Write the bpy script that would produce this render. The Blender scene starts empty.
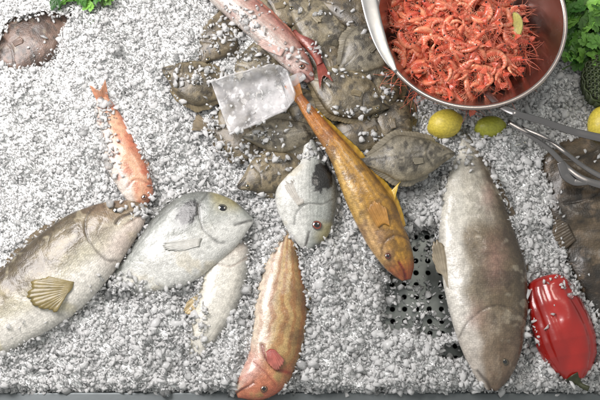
import bpy, bmesh, math, random
import numpy as np
from mathutils import Vector, Quaternion
from mathutils.bvhtree import BVHTree
random.seed(4); RNG=np.random.default_rng(7)
SC=bpy.context.scene
COL=SC.collection
D=2.2; TILT=math.radians(15); PX=0.002
CT,ST=math.cos(TILT),math.sin(TILT)
CAM=np.array([0,-D*ST,D*CT])
def W(x,y,z=0.0):
    """spot on the counter plan at height z -> metres"""
    x=np.asarray(x,float);y=np.asarray(y,float);z=np.asarray(z,float)
    a=(x-300)*PX/D; b=(200-y)*PX/D
    ry=ST+b*CT; rz=-CT+b*ST
    s=(z-CAM[2])/rz
    X=a*s; Y=CAM[1]+ry*s
    return np.stack(np.broadcast_arrays(X,Y,z+0*X),-1)
def c(r,g,b,k=0.74):
    v=np.array([r,g,b],float)/255
    return np.where(v<=0.04045,v/12.92,((v+0.055)/1.055)**2.4)*k
def vnoise(P,seed=0):
    P=np.asarray(P,float); i=np.floor(P).astype(np.int64); f=P-i; f=f*f*(3-2*f)
    def h(a,b,d):
        n=(a*374761393+b*668265263+d*2147483647+seed*974634777)&0xffffffff
        n=((n^(n>>13))*1274126177)&0xffffffff
        n=(n^(n>>16))&0xffff
        return n/65535.0
    r=0
    for dx in(0,1):
        for dy in(0,1):
            for dz in(0,1):
                w=(f[...,0] if dx else 1-f[...,0])*(f[...,1] if dy else 1-f[...,1])*(f[...,2] if dz else 1-f[...,2])
                r=r+w*h(i[...,0]+dx,i[...,1]+dy,i[...,2]+dz)
    return r
def n2(X,Y,s,seed=0,oct=3):
    P=np.stack([np.asarray(X)/s,np.asarray(Y)/s,np.full(np.shape(X),seed*3.7)],-1)
    t=0;a=1;tot=0
    for o in range(oct):
        t=t+a*vnoise(P*(2**o),seed+o); tot+=a; a*=0.5
    return t/tot
def ss(a,b,x):
    t=np.clip((x-a)/(b-a),0,1); return t*t*(3-2*t)
def mixc(A,B,t):
    t=np.asarray(t)[...,None]; return A*(1-t)+B*t
# ---------------------------------------------------------------- materials
def newmat(name):
    m=bpy.data.materials.new(name); m.use_nodes=True
    nt=m.node_tree; b=nt.nodes['Principled BSDF']; return m,nt,b
def skin_mat(name,rough=0.3,coat=0.5,scale=None,bump=0.25,noise=120,dist=0.002,crough=0.15,smod=0.80,cb=0.35):
    m,nt,b=newmat(name); N=nt.nodes; L=nt.links
    at=N.new('ShaderNodeAttribute'); at.attribute_name='Col'
    tc=N.new('ShaderNodeTexCoord')
    ns=N.new('ShaderNodeTexNoise'); ns.inputs['Scale'].default_value=noise; ns.inputs['Detail'].default_value=6
    L.new(tc.outputs['Object'],ns.inputs['Vector'])
    mr=N.new('ShaderNodeMapRange'); mr.inputs[1].default_value=0.3; mr.inputs[2].default_value=0.7
    mr.inputs[3].default_value=0.78; mr.inputs[4].default_value=1.18
    L.new(ns.outputs['Fac'],mr.inputs[0])
    fac=mr.outputs[0]
    h=ns.outputs['Fac']
    bp=N.new('ShaderNodeBump'); bp.inputs['Strength'].default_value=bump; bp.inputs['Distance'].default_value=dist
    if scale:
        uv=N.new('ShaderNodeMapping'); uv.inputs['Scale'].default_value=(scale,scale,1)
        L.new(tc.outputs['UV'],uv.inputs['Vector'])
        vo=N.new('ShaderNodeTexVoronoi'); vo.inputs['Scale'].default_value=1; vo.inputs['Randomness'].default_value=0.6
        L.new(uv.outputs[0],vo.inputs['Vector'])
        ad=N.new('ShaderNodeMath'); ad.operation='MULTIPLY_ADD'; ad.inputs[1].default_value=-0.6
        L.new(vo.outputs['Distance'],ad.inputs[0]); L.new(ns.outputs['Fac'],ad.inputs[2])
        h=ad.outputs[0]
        m2=N.new('ShaderNodeMapRange'); m2.inputs[1].default_value=0.1; m2.inputs[2].default_value=0.7; m2.inputs[3].default_value=1.08; m2.inputs[4].default_value=smod
        L.new(vo.outputs['Distance'],m2.inputs[0])
        mm=N.new('ShaderNodeMath'); mm.operation='MULTIPLY'; L.new(mr.outputs[0],mm.inputs[0]); L.new(m2.outputs[0],mm.inputs[1]); fac=mm.outputs[0]
    mx=N.new('ShaderNodeVectorMath'); mx.operation='SCALE'
    L.new(at.outputs['Color'],mx.inputs[0]); L.new(fac,mx.inputs['Scale'])
    L.new(mx.outputs[0],b.inputs['Base Color'])
    b.inputs['Coat Weight'].default_value=coat; b.inputs['Coat Roughness'].default_value=crough
    L.new(h,bp.inputs['Height']); L.new(bp.outputs[0],b.inputs['Normal'])
    b2=N.new('ShaderNodeBump'); b2.inputs['Strength'].default_value=cb; b2.inputs['Distance'].default_value=dist; L.new(ns.outputs['Fac'],b2.inputs['Height']); L.new(b2.outputs[0],b.inputs['Coat Normal'])
    rr=N.new('ShaderNodeMapRange'); rr.inputs[3].default_value=rough*0.6; rr.inputs[4].default_value=rough*1.5
    L.new(ns.outputs['Fac'],rr.inputs[0]); L.new(rr.outputs[0],b.inputs['Roughness'])
    return m
M_SKIN=skin_mat('fish_skin_scaled',rough=0.40,coat=0.6,scale=95,bump=0.5,noise=120)
M_ROUGH=skin_mat('fish_skin_mottled',rough=0.45,scale=80,bump=0.5,noise=110,coat=0.4,crough=0.2,cb=0.3)
M_FIN=skin_mat('fin_membrane',rough=0.4,bump=0.3,noise=90,coat=0.3)
M_EYE=skin_mat('fish_eye',rough=0.06,bump=0.0,coat=1.0,crough=0.03,cb=0)
M_SHRIMP=skin_mat('shrimp_shell',rough=0.28,bump=0.15,noise=300,coat=0.5)
M_FRUIT=skin_mat('fruit_peel',rough=0.45,bump=0.25,noise=260,coat=0.15)
M_PEPPER=skin_mat('pepper_skin',rough=0.28,bump=0.2,noise=13,coat=0.6,dist=0.012,crough=0.07,cb=0.2)
M_LEAF=skin_mat('herb_leaf',rough=0.45,bump=0.2,noise=160,coat=0.1)
def metal(name,col,rough,brush=0.1):
    m,nt,b=newmat(name); N=nt.nodes;L=nt.links
    b.inputs['Metallic'].default_value=1; b.inputs['Base Color'].default_value=(*col,1)
    tc=N.new('ShaderNodeTexCoord'); ns=N.new('ShaderNodeTexNoise'); ns.inputs['Scale'].default_value=35; ns.inputs['Detail'].default_value=8
    L.new(tc.outputs['Object'],ns.inputs['Vector'])
    mr=N.new('ShaderNodeMapRange'); mr.inputs[3].default_value=rough*0.6; mr.inputs[4].default_value=rough*1.5
    L.new(ns.outputs['Fac'],mr.inputs[0]); L.new(mr.outputs[0],b.inputs['Roughness'])
    bp=N.new('ShaderNodeBump'); bp.inputs['Strength'].default_value=brush; bp.inputs['Distance'].default_value=0.001
    L.new(ns.outputs['Fac'],bp.inputs['Height']); L.new(bp.outputs[0],b.inputs['Normal'])
    return m
M_STEEL=metal('brushed_steel',(0.36,0.36,0.36),0.3)
M_BOWL=metal('polished_bowl_steel',(0.42,0.37,0.35),0.24,0.2)
M_TRAY=metal('tray_steel',(0.20,0.215,0.205),0.38,0.5)
M_EDGE=metal('counter_edge_steel',(0.16,0.175,0.18),0.45,0.3)
M_UTENSIL=metal('dull_utensil_steel',(0.24,0.23,0.23),0.26,0.1)
def ice_mat(name,island=True,tr=0.35,col=(0.97,0.968,0.965,1),upw=0.9):
    m=bpy.data.materials.new(name); m.use_nodes=True; nt=m.node_tree; N=nt.nodes;L=nt.links; N.remove(N['Principled BSDF']); out=N['Material Output']
    tc=N.new('ShaderNodeTexCoord'); ns=N.new('ShaderNodeTexNoise'); ns.inputs['Scale'].default_value=230; ns.inputs['Detail'].default_value=3
    L.new(tc.outputs['Object'],ns.inputs['Vector'])
    bp=N.new('ShaderNodeBump'); bp.inputs['Strength'].default_value=0.4; bp.inputs['Distance'].default_value=0.002
    L.new(ns.outputs['Fac'],bp.inputs['Height'])
    # light scatters inside ice, so the diffuse part follows the mound rather than each facet
    ad=N.new('ShaderNodeVectorMath'); ad.operation='ADD'; ad.inputs[1].default_value=(0,0,upw); L.new(bp.outputs[0],ad.inputs[0])
    no=N.new('ShaderNodeVectorMath'); no.operation='NORMALIZE'; L.new(ad.outputs[0],no.inputs[0])
    df=N.new('ShaderNodeBsdfDiffuse'); df.inputs['Color'].default_value=col; L.new(no.outputs[0],df.inputs['Normal'])
    tl=N.new('ShaderNodeBsdfTranslucent'); tl.inputs['Color'].default_value=(0.98,0.985,0.985,1)
    mx=N.new('ShaderNodeMixShader'); mx.inputs[0].default_value=tr; L.new(df.outputs[0],mx.inputs[1]); L.new(tl.outputs[0],mx.inputs[2])
    last=mx
    if island:
        g=N.new('ShaderNodeNewGeometry'); gr=N.new('ShaderNodeMapRange'); gr.inputs[1].default_value=0.55; gr.inputs[2].default_value=1.0; gr.inputs[3].default_value=0.0; gr.inputs[4].default_value=0.9
        L.new(g.outputs['Random Per Island'],gr.inputs[0])
        gg=N.new('ShaderNodeBsdfGlass'); gg.inputs['Color'].default_value=(0.99,0.998,0.998,1); gg.inputs['IOR'].default_value=1.25; gg.inputs['Roughness'].default_value=0.06; L.new(bp.outputs[0],gg.inputs['Normal'])
        m4=N.new('ShaderNodeMixShader'); L.new(gr.outputs[0],m4.inputs[0]); L.new(mx.outputs[0],m4.inputs[1]); L.new(gg.outputs[0],m4.inputs[2])
        # every chip lets part of the light straight through, which keeps its shadow soft
        lt=N.new('ShaderNodeBsdfTransparent'); lt.inputs['Color'].default_value=(0.97,0.985,0.985,1)
        m5=N.new('ShaderNodeMixShader'); m5.inputs[0].default_value=0.22; L.new(m4.outputs[0],m5.inputs[1]); L.new(lt.outputs[0],m5.inputs[2]); last=m5
    gl=N.new('ShaderNodeBsdfGlossy'); gl.inputs['Roughness'].default_value=0.08; L.new(bp.outputs[0],gl.inputs['Normal'])
    lw=N.new('ShaderNodeFresnel'); lw.inputs['IOR'].default_value=1.4; L.new(bp.outputs[0],lw.inputs['Normal'])
    m3=N.new('ShaderNodeMixShader'); L.new(lw.outputs[0],m3.inputs[0]); L.new(last.outputs[0],m3.inputs[1]); L.new(gl.outputs[0],m3.inputs[2])
    L.new(m3.outputs[0],out.inputs['Surface'])
    return m
M_ICE=ice_mat('crushed_ice'); M_ICEBED=ice_mat('packed_ice',False,0.0,(0.91,0.925,0.92,1),0.8)
def plastic():
    m=bpy.data.materials.new('frosty_clear_plastic'); m.use_nodes=True; nt=m.node_tree; N=nt.nodes;L=nt.links; b=N['Principled BSDF']; out=N['Material Output']
    tc=N.new('ShaderNodeTexCoord'); nz=N.new('ShaderNodeTexNoise'); nz.inputs['Scale'].default_value=30; nz.inputs['Detail'].default_value=5; L.new(tc.outputs['Object'],nz.inputs['Vector'])
    bp=N.new('ShaderNodeBump'); bp.inputs['Strength'].default_value=0.7; bp.inputs['Distance'].default_value=0.006; L.new(nz.outputs['Fac'],bp.inputs['Height']); L.new(bp.outputs[0],b.inputs['Normal'])
    b.inputs['Base Color'].default_value=(0.78,0.76,0.77,1); b.inputs['Roughness'].default_value=0.08; b.inputs['Coat Weight'].default_value=1.0; b.inputs['Coat Roughness'].default_value=0.04
    t=N.new('ShaderNodeBsdfTransparent'); t.inputs['Color'].default_value=(0.95,0.96,0.96,1); mx=N.new('ShaderNodeMixShader')
    mr=N.new('ShaderNodeMapRange'); mr.inputs[1].default_value=0.35; mr.inputs[2].default_value=0.68; mr.inputs[3].default_value=0.88; mr.inputs[4].default_value=0.35; L.new(nz.outputs['Fac'],mr.inputs[0]); L.new(mr.outputs[0],mx.inputs[0])
    L.new(b.outputs[0],mx.inputs[1]); L.new(t.outputs[0],mx.inputs[2]); L.new(mx.outputs[0],out.inputs['Surface']); return m
M_PLASTIC=plastic()
# ---------------------------------------------------------------- mesh helpers
def mkobj(name,V,F,mat,cols=None,uv=None,parent=None,smooth=True):
    me=bpy.data.meshes.new(name)
    V=np.asarray(V,float)
    if parent is not None: V=V-np.array(parent.location)
    me.from_pydata(V.tolist(),[],[list(map(int,f)) for f in F]); me.update()
    if smooth: me.polygons.foreach_set('use_smooth',[True]*len(me.polygons))
    if cols is not None:
        a=me.color_attributes.new('Col','FLOAT_COLOR','POINT')
        cc=np.ones((len(V),4)); cc[:,:3]=np.clip(cols,0,1); a.data.foreach_set('color',cc.ravel())
    if uv is not None:
        ul=me.uv_layers.new(name='UVMap'); li=np.zeros(len(me.loops),int); me.loops.foreach_get('vertex_index',li)
        ul.data.foreach_set('uv',np.asarray(uv)[li].ravel())
    me.materials.append(mat)
    o=bpy.data.objects.new(name,me); COL.objects.link(o)
    if parent is not None: o.parent=parent
    return o
def empty(name,loc,label,cat,group=None):
    e=bpy.data.objects.new(name,None); e.location=Vector([float(v) for v in loc]); e.empty_display_size=0.02; COL.objects.link(e)
    e['label']=label; e['category']=cat
    if group: e['group']=group
    return e
def tag(o,label,cat,group=None):
    o['label']=label; o['category']=cat
    if group:o['group']=group
def catmull(P,n):
    P=np.asarray(P,float); k=len(P)
    Q=np.vstack([2*P[0]-P[1],P,2*P[-1]-P[-2]])
    t=np.linspace(0,k-1-1e-9,n); i=t.astype(int); f=(t-i)[:,None]
    a,b,d,e=Q[i],Q[i+1],Q[i+2],Q[i+3]
    return 0.5*((2*b)+(-a+d)*f+(2*a-5*b+4*d-e)*f**2+(-a+3*b-3*d+e)*f**3)
def gridfaces(nu,nv,wrap=False,off=0):
    F=[]
    for i in range(nu-1):
        for j in range(nv if wrap else nv-1):
            k=(j+1)%nv
            F.append((off+i*nv+j,off+(i+1)*nv+j,off+(i+1)*nv+k,off+i*nv+k))
    return F
def tube(P,R,n=8,flat=1.0,off=0,up=(0,0,1)):
    P=np.asarray(P,float); T=np.gradient(P,axis=0); T/=np.linalg.norm(T,axis=1)[:,None]+1e-12
    upv=np.array(up,float); S=np.cross(T,upv); S/=np.linalg.norm(S,axis=1)[:,None]+1e-9
    U=np.cross(S,T); th=np.linspace(0,2*math.pi,n,endpoint=False)
    R=np.broadcast_to(np.asarray(R,float),(len(P),))
    V=P[:,None]+S[:,None]*(R[:,None]*np.cos(th))[...,None]+U[:,None]*(R[:,None]*flat*np.sin(th))[...,None]
    F=gridfaces(len(P),n,True,off); F.append(tuple(off+j for j in range(n))); F.append(tuple(off+(len(P)-1)*n+j for j in range(n))[::-1])
    return V.reshape(-1,3),F
def polyd(X,Y,poly):
    d=np.full(X.shape,1e9)
    for (x0,y0),(x1,y1) in zip(poly[:-1],poly[1:]):
        dx,dy=x1-x0,y1-y0; t=np.clip(((X-x0)*dx+(Y-y0)*dy)/(dx*dx+dy*dy+1e-9),0,1)
        d=np.minimum(d,np.hypot(X-x0-t*dx,Y-y0-t*dy))
    return d
def inside(X,Y,poly):
    r=np.zeros(X.shape,bool); n=len(poly)
    for i in range(n):
        x0,y0=poly[i];x1,y1=poly[(i+1)%n]
        if y0==y1: continue
        cnd=((y0>Y)!=(y1>Y))&(X<(x1-x0)*(Y-y0)/(y1-y0)+x0); r^=cnd
    return r
FOOT=[]; SOLIDS=[]
# ---------------------------------------------------------------- fish
class Fish: pass
def fish(name,label,cat,st,thick,z0,z1,paint,feats=(),mat=None,ns=220,nt=96,group=None,foot=True,shrink=6,power=0.8,lump=0.006):
    st=np.asarray(st,float); B=catmull(st[:,:2],ns); Lw=catmull(st[:,2:],ns)
    mid=(B+Lw)/2; s=np.r_[0,np.cumsum(np.linalg.norm(np.diff(mid,axis=0),axis=1))]; u=s/s[-1]
    # limp, slightly uneven outline
    ax=(B-Lw); wl_=1+0.035*(n2(s,s*0+st[0,0],26,81,2)-0.5)*2*ss(0.12,0.3,u)
    B=mid+ax*0.5*wl_[:,None]; wl2=1+0.035*(n2(s,s*0+st[0,1],24,82,2)-0.5)*2*ss(0.12,0.3,u); Lw=mid-ax*0.5*wl2[:,None]
    wd=np.linalg.norm(B-Lw,axis=1)
    wmax=wd.max()
    Th=thick*(wd/wmax)**0.8
    Th*=np.clip(np.sqrt(np.clip(u/0.05,0,1))*0.6+0.4,0,1)
    zc=z0+(z1-z0)*u
    th=np.linspace(0,2*math.pi,nt,endpoint=False)
    cs=np.cos(th); sn=np.sin(th)
    v=(1-cs)/2
    U=np.repeat(u[:,None],nt,1); V=np.repeat(v[None],ns,0)
    X=B[:,None,0]*(1-v)+Lw[:,None,0]*v; Y=B[:,None,1]*(1-v)+Lw[:,None,1]*v
    wb=W(B[:,0],B[:,1],zc); wl=W(Lw[:,0],Lw[:,1],zc)
    P=wb[:,None]*(1-v)[None,:,None]+wl[:,None]*v[None,:,None]
    prof=np.sign(sn)*np.abs(sn)**power
    dz=Th[:,None]*prof[None]
    top=(sn>0)[None]&np.ones_like(U,bool)
    cols=paint(U,V,X,Y)
    em=np.clip(sn,0,1)[None]**0.5
    for f in feats:
        pl=catmull(f[0],24).tolist() if len(f[0])>2 else f[0]; d=polyd(X+1.6*(n2(X,Y,8,83)-0.5),Y+1.6*(n2(X,Y,8,84)-0.5),pl)
        w=f[1]*(0.4+1.1*n2(X,Y,9,33)); g=np.exp(-(d/w)**2)
        dz=dz-np.where(top,g*f[2]*0.45*em,0)
        if len(f)>3: cols=mixc(cols,np.asarray(f[3]),np.clip(g*(f[4] if len(f)>4 else 0.8)*(0.45+0.8*n2(X,Y,11,85)),0,1)*top)
    dz=dz+np.where(top,((n2(X,Y,22,3,2)-0.5)*lump+(n2(X,Y,6,4)-0.5)*0.0008)*em*(thick/0.03),0)
    P[...,2]+=dz
    uv=np.stack([U,V*(wmax/s[-1])],-1).reshape(-1,2)*(s[-1]/160)**0.6
    F=gridfaces(ns,nt,True); F.append(tuple(range(nt))); F.append(tuple(range((ns-1)*nt,ns*nt))[::-1])
    Cn=P.mean((0,1)); Cn[2]=zc.mean()-thick
    e=empty(name,Cn,label,cat,group)
    mkobj('body',P.reshape(-1,3),F,mat or M_SKIN,cols.reshape(-1,3),uv,e)
    SOLIDS.append((P.reshape(-1,3),F))
    if foot: FOOT.append((np.vstack([B[::6],Lw[::-1][::6]]),shrink))
    r=Fish(); r.e=e; r.B=B;r.L=Lw;r.u=u;r.zc=zc;r.Th=Th;r.power=power
    return r
def surf(f,x,y):
    d=[polyd(np.array([x]),np.array([y]),[tuple(f.B[i]),tuple(f.L[i])])[0] for i in range(len(f.B))]
    i=int(np.argmin(d)); b=f.B[i];l=f.L[i]; v=np.clip(np.dot([x-b[0],y-b[1]],l-b)/np.dot(l-b,l-b),0.02,0.98)
    return f.zc[i]+f.Th[i]*(1-(1-2*v)**2)**(f.power/2)+0.0003
def eye(f,x,y,r,iris,ring=(0.01,0.01,0.01),pup=0.5,name='eye'):
    z=surf(f,x,y); C=W(x,y,z); R=r*PX
    n=20;m=28; V=[];Cc=[]
    for i in range(n):
        a=math.pi*0.5*i/(n-1)
        for j in range(m):
            t=2*math.pi*j/m; rr=math.sin(a)*R*(1+0.05*math.sin(2*t+x))
            V.append(C+np.array([rr*math.cos(t),rr*math.sin(t),R*0.36*math.cos(a)-R*0.14])); k=math.sin(a)
            if k<pup: Cc.append((0.006,0.007,0.009))
            elif k<pup+0.06: Cc.append(tuple(np.array(iris)*0.8))
            elif k<0.84: Cc.append(tuple(np.array(iris)*(0.35+0.4*random.random())))
            else: Cc.append(ring)
    return mkobj(name,V,gridfaces(n,m,True),M_EYE,np.array(Cc),None,f.e)
def fin(f,name,base,tip,zb,zt,colb,colt,rays=12,n=90,m=12,notch=0.06,dark=0.2,lift=0.0,mat=None,rag=0.3):
    Bs=catmull(base,n) if len(base)>2 else np.linspace(base[0],base[1],n)
    Tp=catmull(tip,n) if len(tip)>2 else np.linspace(tip[0],tip[1],n)
    sd=int(abs(base[0][0])*7)%50
    s=np.linspace(0,1,n); s2=s+0.03*(n2(s*20,s*0,2,sd)-0.5); ray=np.abs(np.sin(s2*math.pi*rays))
    k=1-notch*(1-ray)-rag*(n2(s*50,s*0+sd,6,5)-0.3)
    t=np.linspace(0,1,m)
    PXY=Bs[:,None]*(1-(t[None]*k[:,None])[...,None])+Tp[:,None]*(t[None]*k[:,None])[...,None]
    wav=(n2(s[:,None]*40+t[None]*3,s[:,None]*0+sd+t[None]*6,9,6)-0.5)*0.005*t[None]
    z=zb+(zt-zb)*t[None]+0.0004*(ray[:,None]-0.5)+lift*np.sin(t[None]*math.pi)+wav
    P=W(PXY[...,0],PXY[...,1],z)
    cc=mixc(np.asarray(colb),np.asarray(colt),np.broadcast_to(t[None],(n,m)))
    cc=cc*(1-dark+dark*ray[:,None,None]**0.7)*(0.7+0.6*n2(PXY[...,0],PXY[...,1],6,2)[...,None])
    o=mkobj(name,P.reshape(-1,3),gridfaces(n,m),mat or M_FIN,cc.reshape(-1,3),None,f.e)
    so=o.modifiers.new('t','SOLIDIFY'); so.thickness=0.0006
    return o
def edgefin(f,name,side,u0,u1,out,colb,colt,rays,z=None,notch=0.05,prof=None,dark=0.2,drop=0.006):
    E=f.B if side=='back' else f.L; O=f.L if side=='back' else f.B
    idx=np.where((f.u>=u0)&(f.u<=u1))[0]; idx=idx[np.linspace(0,len(idx)-1,14).astype(int)]
    E1=E[idx]; T=np.gradient(E1,axis=0); Nn=np.stack([T[:,1],-T[:,0]],1); Nn/=np.linalg.norm(Nn,axis=1)[:,None]
    sg=np.sign(((E1-O[idx])*Nn).sum(1)); Nn*=sg[:,None]
    T/=np.linalg.norm(T,axis=1)[:,None]
    h=np.sin(np.linspace(0.12,0.93,14)*math.pi)**0.6 if prof is None else np.interp(np.linspace(0,1,14),np.linspace(0,1,len(prof)),prof)
    h=h*np.array([0.8+0.4*random.random() for _ in range(14)])
    tip=E1+Nn*(out*h)[:,None]+T*(out*0.9*h)[:,None]
    base=E1-Nn*2
    zz=float(f.zc[idx].mean()) if z is None else z
    return fin(f,name,base.tolist(),tip.tolist(),zz+0.002,zz-drop,colb,colt,rays,notch=notch,dark=dark,rag=0.25)
def tailfin(f,length,spread,colb,colt,rays=14,fork=0.3,z1=None,bend=0):
    b,l=f.B[-1],f.L[-1]; mid=(b+l)/2; d=mid-(f.B[-12]+f.L[-12])/2; d/=np.linalg.norm(d)
    a=math.radians(bend); d=np.array([d[0]*math.cos(a)-d[1]*math.sin(a),d[0]*math.sin(a)+d[1]*math.cos(a)])
    nrm=(b-l)/np.linalg.norm(b-l)
    base=[b-d*3,mid-d*3,l-d*3]
    tip=[mid+nrm*spread+d*length, mid+nrm*spread*0.5+d*length*(1-fork*0.6), mid+d*length*(1-fork), mid-nrm*spread*0.5+d*length*(1-fork*0.6), mid-nrm*spread+d*length]
    z=float(f.zc[-1])
    return fin(f,'tail_fin',base,tip,z,z if z1 is None else z1,colb,colt,rays,notch=0.05)
# ---- A big grouper
def pA(U,V,X,Y):
    n=n2(X,Y,26,1); fn=n2(X,Y,5,2)
    back=c(92,80,60); side=c(150,136,104); pale=c(214,208,186); bel=c(244,240,230)
    col=mixc(back,side,ss(0.02,0.32,V+0.2*(n-0.5)))
    col=mixc(col,pale,ss(0.36,0.58,V+0.35*(n-0.5)))
    col=mixc(col,bel,ss(0.58,0.8,V+0.2*(n-0.5)))
    st=np.sin((V*7+1.0*n)*math.pi*2)*0.5+0.5
    col=mixc(col,c(88,72,48),0.42*st*ss(0.8,0.3,V)*ss(0.05,0.3,U))
    bl=ss(0.48,0.60,n2(X,Y,15,8)); col=mixc(col,c(74,60,42),0.6*bl*ss(0.7,0.3,V))
    wh=ss(0.58,0.68,n2(X,Y,10,9)); col=mixc(col,c(196,186,156),0.5*wh*ss(0.7,0.2,V))
    hd=ss(0.30,0.12,U); col=mixc(col,c(150,118,94),0.45*hd*ss(0.75,0.4,V))
    col=mixc(col,c(210,172,152),0.45*hd*ss(0.5,0.8,V))
    col=mixc(col,c(192,178,104),0.45*ss(0.52,0.66,n2(X,Y,22,51))*ss(0.5,0.9,V))
    return col*(0.82+0.36*fn[...,None])
A=fish('grouper','large olive brown grouper with pale belly lying on ice','fish',
[(147,205,148,210),(134,201,145,222),(115,201,135,240),(95,205,122,260),(72,214,105,283),(48,229,85,305),(22,251,55,327),(-5,277,20,346),(-40,312,-22,364),(-75,345,-65,378)],
0.034,0.058,0.048,pA,[([(148,209),(138,213),(124,219),(118,226)],1.5,0.005,c(50,32,26),1.0),([(146,214),(136,221),(126,228)],1.0,0.002,c(130,90,75),0.6),
([(98,206),(88,222),(92,245),(108,262),(118,262)],1.2,0.003,c(70,56,44),0.7),([(106,222),(100,236),(106,250)],0.9,0.001,c(90,74,56),0.5),
([(80,228),(50,245),(15,272),(-20,302)],0.6,0.001,c(80,66,48),0.5)],mat=M_SKIN,ns=320,nt=150)
eye(A,116,211,3.8,c(110,98,70))
fin(A,'pectoral_fin',[(74,282),(72,289),(67,294)],[(46,276),(32,282),(28,297),(38,310),(56,314)],surf(A,71,288)+0.001,surf(A,42,298)+0.002,c(150,134,88),c(140,124,74),rays=13,notch=0.03,lift=0.002,dark=0.22,rag=0.3)
fin(A,'pelvic_fin',[(98,287),(92,296),(86,303)],[(82,312),(70,318),(58,322)],0.052,0.045,c(200,190,160),c(170,160,120),rays=7)
edgefin(A,'dorsal_fin','back',0.3,0.95,7,c(90,78,58),c(120,104,78),18)
# ---- breams
def pBream(bl,rad):
    def p(U,V,X,Y):
        n=n2(X,Y,20,4); fn=n2(X,Y,4,5)
        back=c(112,114,110); side=c(194,198,192); bel=c(242,242,236)
        col=mixc(back,side,ss(0.0,0.26,V+0.15*(n-0.5))); col=mixc(col,bel,ss(0.3,0.65,V))
        st=np.sin(V*math.pi*2*16+n)*0.5+0.5; col=mixc(col,c(136,138,130),0.4*st*ss(0.2,0.3,U)*ss(0.85,0.5,V))
        col=mixc(col,c(146,148,140),0.6*ss(0.30,0.2,U)*ss(0.6,0.3,V)*n)
        col=mixc(col,c(196,180,104),0.5*ss(0.12,0.04,np.abs(U-0.16))*ss(0.45,0.1,V))
        col=mixc(col,c(222,206,168),0.4*ss(0.55,0.7,n2(X,Y,14,52))*ss(0.4,0.9,V))
        d=np.hypot((X-bl[0])*math.cos(bl[2])+(Y-bl[1])*math.sin(bl[2]),(-(X-bl[0])*math.sin(bl[2])+(Y-bl[1])*math.cos(bl[2]))/bl[3])
        nn=n2(X,Y,4,9,4)
        col=mixc(col,c(84,86,86),0.5*ss(rad*2.0,rad*0.9,d+8*(n-0.5)))
        col=mixc(col,c(4,4,6),0.99*ss(rad*1.15,rad*0.95,d+rad*1.0*(nn-0.5)))
        return col*(0.88+0.24*fn[...,None])
    return p
B=fish('gilt_head_bream','silver gilt-head bream with black shoulder blotch on ice','fish',
[(253,218,253,223),(243,208,247,232),(228,198,235,248),(207,192,216,265),(186,195,197,279),(165,207,175,288),(147,225,154,291),(132,246,137,291),(121,262,126,289),(110,277,112,290)],
0.030,0.060,0.040,pBream((190,216,math.radians(-50),0.62),14.5),[([(252,221),(244,224),(236,227)],1.3,0.004,c(30,26,24),1.0),([(208,196),(200,210),(204,232),(217,244),(225,245)],1.2,0.003,c(96,96,92),0.75),([(216,206),(211,220),(217,234)],0.8,0.001,c(130,130,122),0.5),
([(186,203),(160,222),(130,264)],0.6,0.001,c(110,112,110),0.5)],mat=M_SKIN,ns=300,nt=140)
eye(B,222,209,5.4,c(120,116,96),ring=(0.08,0.08,0.07),pup=0.64)
fin(B,'pectoral_fin',[(202,238),(200,242),(199,246)],[(160,243),(163,250),(178,252)],surf(B,200,243)+0.001,surf(B,168,248)+0.0015,c(216,214,206),c(200,200,194),rays=8,dark=0.15)
edgefin(B,'dorsal_fin','back',0.3,0.92,5,c(130,132,130),c(160,160,156),16)
edgefin(B,'anal_fin','belly',0.55,0.9,5,c(200,200,196),c(190,190,186),9)
tailfin(B,26,20,c(150,152,150),c(110,112,112),fork=0.5,z1=0.035)
def pPale(U,V,X,Y):
    n=n2(X,Y,14,6); col=mixc(c(196,190,178),c(242,238,226),ss(0.05,0.35,V+0.3*(n-0.5)))
    col=mixc(col,c(205,166,146),0.4*ss(0.25,0.05,U)); col=mixc(col,c(212,196,140),0.35*ss(0.8,1,V)); col=mixc(col,c(140,148,150),0.5*ss(0.3,0.0,V))
    return col*(0.88+0.24*n2(X,Y,4,7)[...,None])
Cf=fish('sea_bass','pale silvery fish tucked under the bream in ice','fish',
[(238,232,222,238),(250,250,208,256),(250,272,200,282),(245,294,195,306),(235,316,191,328),(222,336,189,344),(209,350,190,357),(202,360,191,364)],
0.022,0.040,0.038,pPale,[([(248,258),(232,268),(215,266)],1.1,0.003,c(150,120,104),0.6),([(240,280),(226,312),(204,348)],0.6,0.001,c(150,146,136),0.5)],mat=M_SKIN,ns=180,nt=90,shrink=8)
eye(Cf,234,246,3.0,c(150,140,110))
fin(Cf,'pelvic_fin',[(204,290),(200,300)],[(186,302),(183,312),(191,318)],0.046,0.052,c(214,196,156),c(206,182,136),rays=7)
tailfin(Cf,12,8,c(225,215,190),c(200,185,160),fork=0.35,z1=0.025)
Dd=fish('gilt_head_bream','small silver bream with head down beside a golden fish','fish',
[(311,250,301,248),(326,239,289,234),(334,220,280,218),(337,199,275,203),(335,180,277,189),(328,166,287,176),(320,152,300,163),(314,140,304,146)],
0.026,0.052,0.062,pBream((322,180,math.radians(10),1.5),9.5),[([(305,249),(307,241),(309,234)],1.3,0.004,c(40,28,24),1.0),([(333,202),(322,207),(307,207),(296,216),(294,226)],1.1,0.003,c(96,96,92),0.75)],mat=M_SKIN,ns=220,nt=120)
eye(Dd,317,225,4.8,c(170,80,52),ring=(0.08,0.08,0.08),pup=0.6)
fin(Dd,'pectoral_fin',[(298,206),(304,203)],[(282,184),(290,178),(300,180)],surf(Dd,300,205)+0.001,surf(Dd,291,186)+0.002,c(216,210,200),c(190,186,178),rays=7)
edgefin(Dd,'dorsal_fin','back',0.3,0.9,4,c(130,132,130),c(160,160,156),14)
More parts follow.
